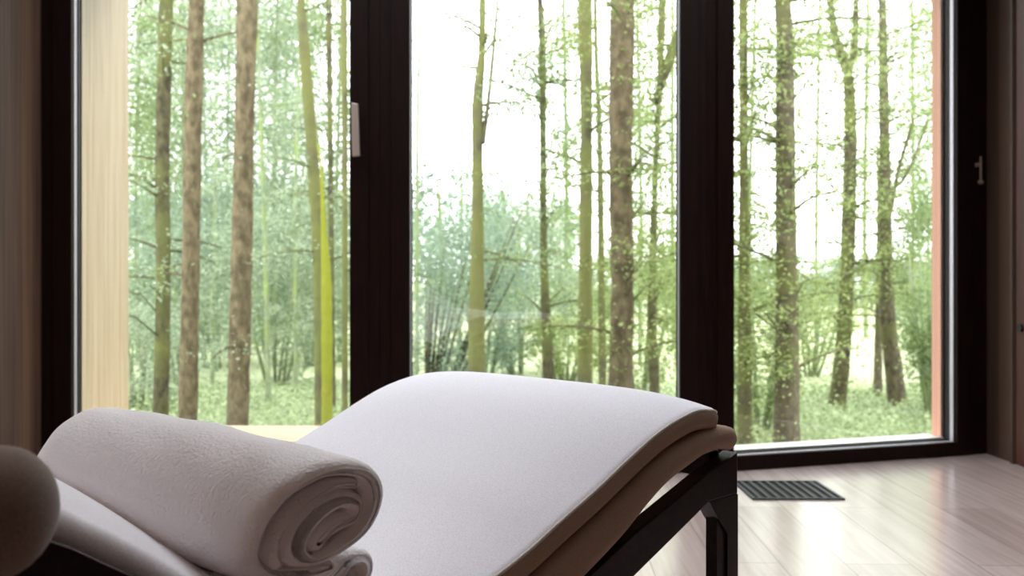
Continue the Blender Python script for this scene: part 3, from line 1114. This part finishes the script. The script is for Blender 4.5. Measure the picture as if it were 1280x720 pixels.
# ---- middle window
tree('slender_tree', 'faint thin stem at the left edge of the middle window', [(526, 0, 3), (522, 150, 4), (521, 400, 5)], 12.0, M['bark_pale'], M['leaf_cool'], G2, sprays=3, nleaf=40, top=5)
tree('tree', 'forked mossy trunk, tallest in the left half of the middle window', [(603, 0, 8), (602, 70, 9), (597, 130, 14), (597, 250, 14), (596, 380, 20), (596, 480, 23)], 8.2, M['bark_mossy'], M['leaf_mid'], G2, sprays=7, nleaf=90,
     forks=[[(603, 180, 7), (610, 130, 5), (617, 60, 4), (622, 0, 3)]], blobs=[(636, 30, 26, 30, 220), (640, 130, 30, 30, 160), (630, 230, 24, 40, 120)])
tree('slender_tree', 'slim dark stem between the forked trunk and the mossy pair', [(675, 0, 7), (678, 60, 9), (679, 200, 8), (680, 330, 10), (686, 480, 15)], 8.8, M['bark_olive'], M['leaf_mid'], G2, sprays=11, nleaf=120,
     blobs=[(655, 70, 30, 34, 260), (660, 120, 24, 30, 200), (700, 40, 20, 40, 200), (705, 190, 20, 60, 200), (650, 220, 24, 30, 120)])
tree('tree', 'mossy straight trunk left of the thickest ivy trunk', [(731, 0, 19), (733, 140, 15), (732, 330, 17), (731, 480, 20)], 7.6, M['bark_mossy'], M['leaf_fresh'], G2, sprays=6, nleaf=120, ivy=260, blobs=[(715, 60, 22, 50, 160)])
tree('slender_tree', 'thin mossy stem squeezed between the two thickest trunks', [(745, 60, 5), (750, 200, 7), (753, 480, 10)], 9.0, M['bark_mossy'], M['leaf_fresh'], G2, ivy=260, sprays=2)
tree('tree', 'thickest brown trunk with ivy in the middle window', [(778, 0, 30), (776, 200, 29), (778, 360, 28), (776, 480, 32)], 6.8, M['bark_brown'], M['leaf_fresh'], G2, sprays=9, nleaf=130, ivy=620,
     blobs=[(812, 60, 20, 60, 200), (818, 210, 20, 60, 260), (815, 340, 22, 50, 260)])
tree('tree', 'leafy stem next to the right mullion in the middle window', [(828, 0, 9), (824, 120, 7), (818, 250, 7), (815, 400, 12), (818, 480, 13)], 8.4, M['bark_olive'], M['leaf_fresh'], G2, sprays=12, nleaf=150, ivy=360,
     forks=[[(818, 130, 8), (835, 80, 13), (852, 30, 10), (862, 0, 7)]], blobs=[(800, 150, 18, 60, 220), (838, 300, 14, 70, 220)])
# ---- right window
tree('tree', 'ivy clad dark trunk, thickest beyond the right window', [(978, 0, 19), (981, 60, 21), (982, 250, 25), (984, 420, 29), (983, 560, 33)], 6.6, M['bark_grey'], M['leaf_fresh'], G3, sprays=13, nleaf=130, ivy=900,
     blobs=[(960, 80, 30, 30, 130), (945, 380, 22, 60, 260), (1005, 60, 26, 25, 160), (1000, 180, 22, 50, 160), (1010, 380, 18, 50, 160)])
tree('tree', 'mossy leaf covered trunk hard against the middle of the right mullion', [(929, 0, 10), (930, 250, 12), (931, 540, 20)], 6.9, M['bark_mossy'], M['leaf_fresh'], G3, sprays=12, nleaf=140, ivy=800, blobs=[(935, 100, 14, 70, 320), (935, 470, 16, 60, 320), (940, 280, 18, 60, 160)])
tree('tree', 'bending trunk whose foot stands left of the leaning pair', [(1037, 0, 7), (1045, 50, 11), (1060, 95, 13), (1063, 180, 15), (1060, 300, 17), (1055, 420, 18), (1046, 510, 23)], 11.3, M['bark_olive'], M['leaf_fresh'], G3, sprays=26, spray=(0.5, 1.4), nleaf=90, ivy=340,
     forks=[[(1060, 100, 6), (1068, 60, 9), (1070, 0, 7)]], leafsize=0.06, blobs=[(1075, 30, 40, 30, 300), (1100, 80, 30, 20, 140), (1090, 220, 40, 40, 180), (1030, 300, 30, 60, 100)])
tree('tree', 'leaning grey trunk, right one of the leaning pair in the clearing', [(1103, 0, 9), (1105, 130, 12), (1107, 280, 15), (1110, 400, 19), (1117, 460, 21), (1123, 516, 24)], 11.6, M['bark_grey'], M['leaf_fresh'], G3, sprays=24, spray=(0.5, 1.4), nleaf=90, leafsize=0.06,
     forks=[[(1112, 270, 6), (1124, 210, 5), (1142, 150, 4)], [(1112, 240, 5), (1135, 215, 4), (1160, 150, 3)]], blobs=[(1150, 130, 40, 30, 280), (1155, 45, 30, 30, 260), (1150, 260, 30, 60, 260), (1130, 350, 30, 30, 160)])
tree('slender_tree', 'short grey stem rising just behind the leaning grey trunk', [(1098, 330, 6), (1098, 420, 9), (1097, 502, 12)], 12.6, M['bark_grey'], M['leaf_fresh'], G3, sprays=8, nleaf=150, top=3.0, zr=(0.3, 1.3))


# ---- shrubs and far trees
def shrub(name, label, px, Y, width, height, leafm, n, group, leafsize=0.07, barkm=None, lean=0.0, clumps=40, stems=7):
    x = (px - 640) / 1100 * Y
    gz = ground_z(x, Y)
    base = Vector((x, Y, gz))
    root = empty(name, base)
    tag(root, label, 'shrub', group)
    rr = random.Random(sum(ord(ch) for ch in label) + int(px))
    sb = MB()
    for k in range(stems):
        a = rr.uniform(-1, 1)
        tipz = height * rr.uniform(0.6, 0.95)
        tip = Vector((a * width * 0.4 + lean * tipz, rr.uniform(-.3, .3) * width, tipz))
        sb.tube([Vector((a * width * 0.08, 0, -0.05)), tip * 0.5 + Vector((a * 0.1, 0, 0)), tip], [0.03, 0.02, 0.006], 6)
    sb.build('stems', barkm or M['bark_pale'], root, True)
    cc = rng.normal(size=(clumps, 3))
    cc /= np.linalg.norm(cc, axis=1, keepdims=True)
    cc *= rng.uniform(0.3, 1.0, size=(clumps, 1)) ** 0.5
    cc = cc * np.array([width / 2, width / 2.6, height / 2]) + np.array([0, 0, height * 0.52])
    cc[:, 0] += lean * cc[:, 2]
    n = int(n * 2.0)
    pk = cc[rng.integers(0, clumps, size=n)] + rng.normal(size=(n, 3)) * np.array([width, width, height]) * 0.06
    pk[:, 2] = np.maximum(pk[:, 2], 0.02)
    leaves_mesh('foliage', pk, leafsize * 0.72, leafm, root)
    return root


GS = 'bushes at the forest edge'
for nm, px, Y, wd_, hh_, lm, n, ls, cl in [
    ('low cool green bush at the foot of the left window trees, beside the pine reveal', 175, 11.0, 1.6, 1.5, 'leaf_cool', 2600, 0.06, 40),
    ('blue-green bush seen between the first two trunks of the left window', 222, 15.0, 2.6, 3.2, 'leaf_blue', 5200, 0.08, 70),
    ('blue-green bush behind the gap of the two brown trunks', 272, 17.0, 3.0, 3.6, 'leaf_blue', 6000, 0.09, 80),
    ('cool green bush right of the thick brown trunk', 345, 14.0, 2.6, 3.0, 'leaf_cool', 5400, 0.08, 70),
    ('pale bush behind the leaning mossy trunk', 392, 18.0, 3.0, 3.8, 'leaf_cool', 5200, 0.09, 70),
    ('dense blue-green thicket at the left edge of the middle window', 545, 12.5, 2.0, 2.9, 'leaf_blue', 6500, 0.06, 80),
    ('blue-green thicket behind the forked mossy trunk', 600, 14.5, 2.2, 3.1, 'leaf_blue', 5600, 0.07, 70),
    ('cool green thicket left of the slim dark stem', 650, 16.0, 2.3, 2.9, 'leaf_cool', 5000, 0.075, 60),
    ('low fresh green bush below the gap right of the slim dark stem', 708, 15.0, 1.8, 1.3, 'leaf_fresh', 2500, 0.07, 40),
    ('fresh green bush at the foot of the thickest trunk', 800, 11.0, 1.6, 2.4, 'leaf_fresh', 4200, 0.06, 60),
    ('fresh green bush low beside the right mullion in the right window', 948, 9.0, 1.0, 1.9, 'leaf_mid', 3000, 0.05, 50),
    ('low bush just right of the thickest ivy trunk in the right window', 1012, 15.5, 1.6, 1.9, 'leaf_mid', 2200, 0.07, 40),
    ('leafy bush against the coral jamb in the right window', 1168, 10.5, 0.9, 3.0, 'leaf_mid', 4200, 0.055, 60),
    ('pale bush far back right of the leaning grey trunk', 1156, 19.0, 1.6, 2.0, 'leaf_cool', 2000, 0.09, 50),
]:
    shrub('shrub', nm, px, Y, wd_, hh_, M[lm], n, GS, ls, clumps=cl, lean=0.28 if px == 545 else 0.0, stems=14 if px == 545 else 7, barkm=M['bark_olive'] if px == 545 else None)

GF = 'slender trees of the far forest'
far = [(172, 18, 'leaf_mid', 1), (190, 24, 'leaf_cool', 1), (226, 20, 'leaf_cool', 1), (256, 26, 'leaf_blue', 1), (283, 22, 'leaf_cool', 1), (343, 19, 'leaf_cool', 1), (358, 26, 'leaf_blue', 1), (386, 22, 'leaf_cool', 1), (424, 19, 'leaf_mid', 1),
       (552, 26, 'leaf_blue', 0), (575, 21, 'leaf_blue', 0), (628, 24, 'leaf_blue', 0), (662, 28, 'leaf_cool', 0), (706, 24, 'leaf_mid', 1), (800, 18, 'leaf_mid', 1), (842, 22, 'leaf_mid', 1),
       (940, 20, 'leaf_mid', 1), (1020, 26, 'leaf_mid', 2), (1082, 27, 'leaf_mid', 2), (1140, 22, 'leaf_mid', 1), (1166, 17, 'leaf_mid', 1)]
names = ['beside the pine reveal', 'just left of the olive trunk', 'between the olive trunk and the first brown trunk', 'in the gap between the brown trunks, left one', 'in the gap between the brown trunks, right one',
         'first one right of the thick brown trunk', 'second one right of the thick brown trunk', 'just left of the leaning mossy trunk', 'between yellow-green stem and mullion',
         'in the blue-green thicket at the left of the middle window', 'left of the forked mossy trunk', 'right of the forked mossy trunk', 'left of the slim dark stem', 'left of the mossy straight trunk',
         'right of the thickest ivy trunk in the middle window', 'against the right edge of the middle window', 'left of the ivy clad trunk in the right window', 'right of the ivy clad trunk in the right window',
         'between the bending trunk and the leaning pair', 'right of the leaning pair', 'beside the coral jamb']
for (px, Y, lm, mode), nm in zip(far, names):
    topy = 0 if mode else 250
    wpx = R.uniform(4, 6.5)
    bl = []
    if mode == 1:
        bl = [(px + R.uniform(-18, 18), yy, 36, 60, 1500 if px < 440 else 800) for yy in (40, 150, 260, 370)]
    elif mode == 2:
        bl = [(px + R.uniform(-18, 18), yy, 36, 55, 420) for yy in (40, 130, 240)]
    else:
        bl = [(px + R.uniform(-10, 10), yy, 30, 36, 420) for yy in (290, 370)]
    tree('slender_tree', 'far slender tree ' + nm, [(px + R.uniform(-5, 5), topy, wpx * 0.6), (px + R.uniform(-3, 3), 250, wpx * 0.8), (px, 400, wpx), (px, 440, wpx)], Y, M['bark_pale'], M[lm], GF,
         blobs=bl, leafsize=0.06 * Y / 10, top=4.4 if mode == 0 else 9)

# far belt of bushes closing the view, haze put into their leaf colour
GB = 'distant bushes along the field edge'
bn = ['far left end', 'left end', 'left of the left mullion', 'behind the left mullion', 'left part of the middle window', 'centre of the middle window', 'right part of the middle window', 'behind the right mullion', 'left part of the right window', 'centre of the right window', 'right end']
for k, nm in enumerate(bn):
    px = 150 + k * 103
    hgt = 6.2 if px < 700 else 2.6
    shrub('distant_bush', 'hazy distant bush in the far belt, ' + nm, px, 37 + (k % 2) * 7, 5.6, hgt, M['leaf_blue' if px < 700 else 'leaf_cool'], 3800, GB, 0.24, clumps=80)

# undergrowth nobody could count
n = 80000
yy = 4.9 + rng.uniform(0, 1, size=n) ** 1.4 * (9.0 + rng.normal(size=n) * 0.8)
xx = rng.uniform(-0.62, 0.62, size=n) * (yy + 1)
patch = 0.5 + 0.5 * np.sin(xx * 2.1 + np.cos(yy * 1.7) * 2) * np.cos(yy * 1.3 + xx)
zz = np.array([ground_z(a, b) for a, b in zip(xx, yy)]) + np.abs(rng.normal(size=n)) * 0.10 * (0.5 + patch) * np.clip((16 - yy) / 8, 0.25, 1) + 0.02
ug = leaves_mesh('undergrowth', np.stack([xx, yy, zz], 1), 0.055, M['leaf_ground'], None, flat=0.6)
tag(ug, 'low pale green undergrowth covering the forest floor', 'undergrowth', kind='stuff')
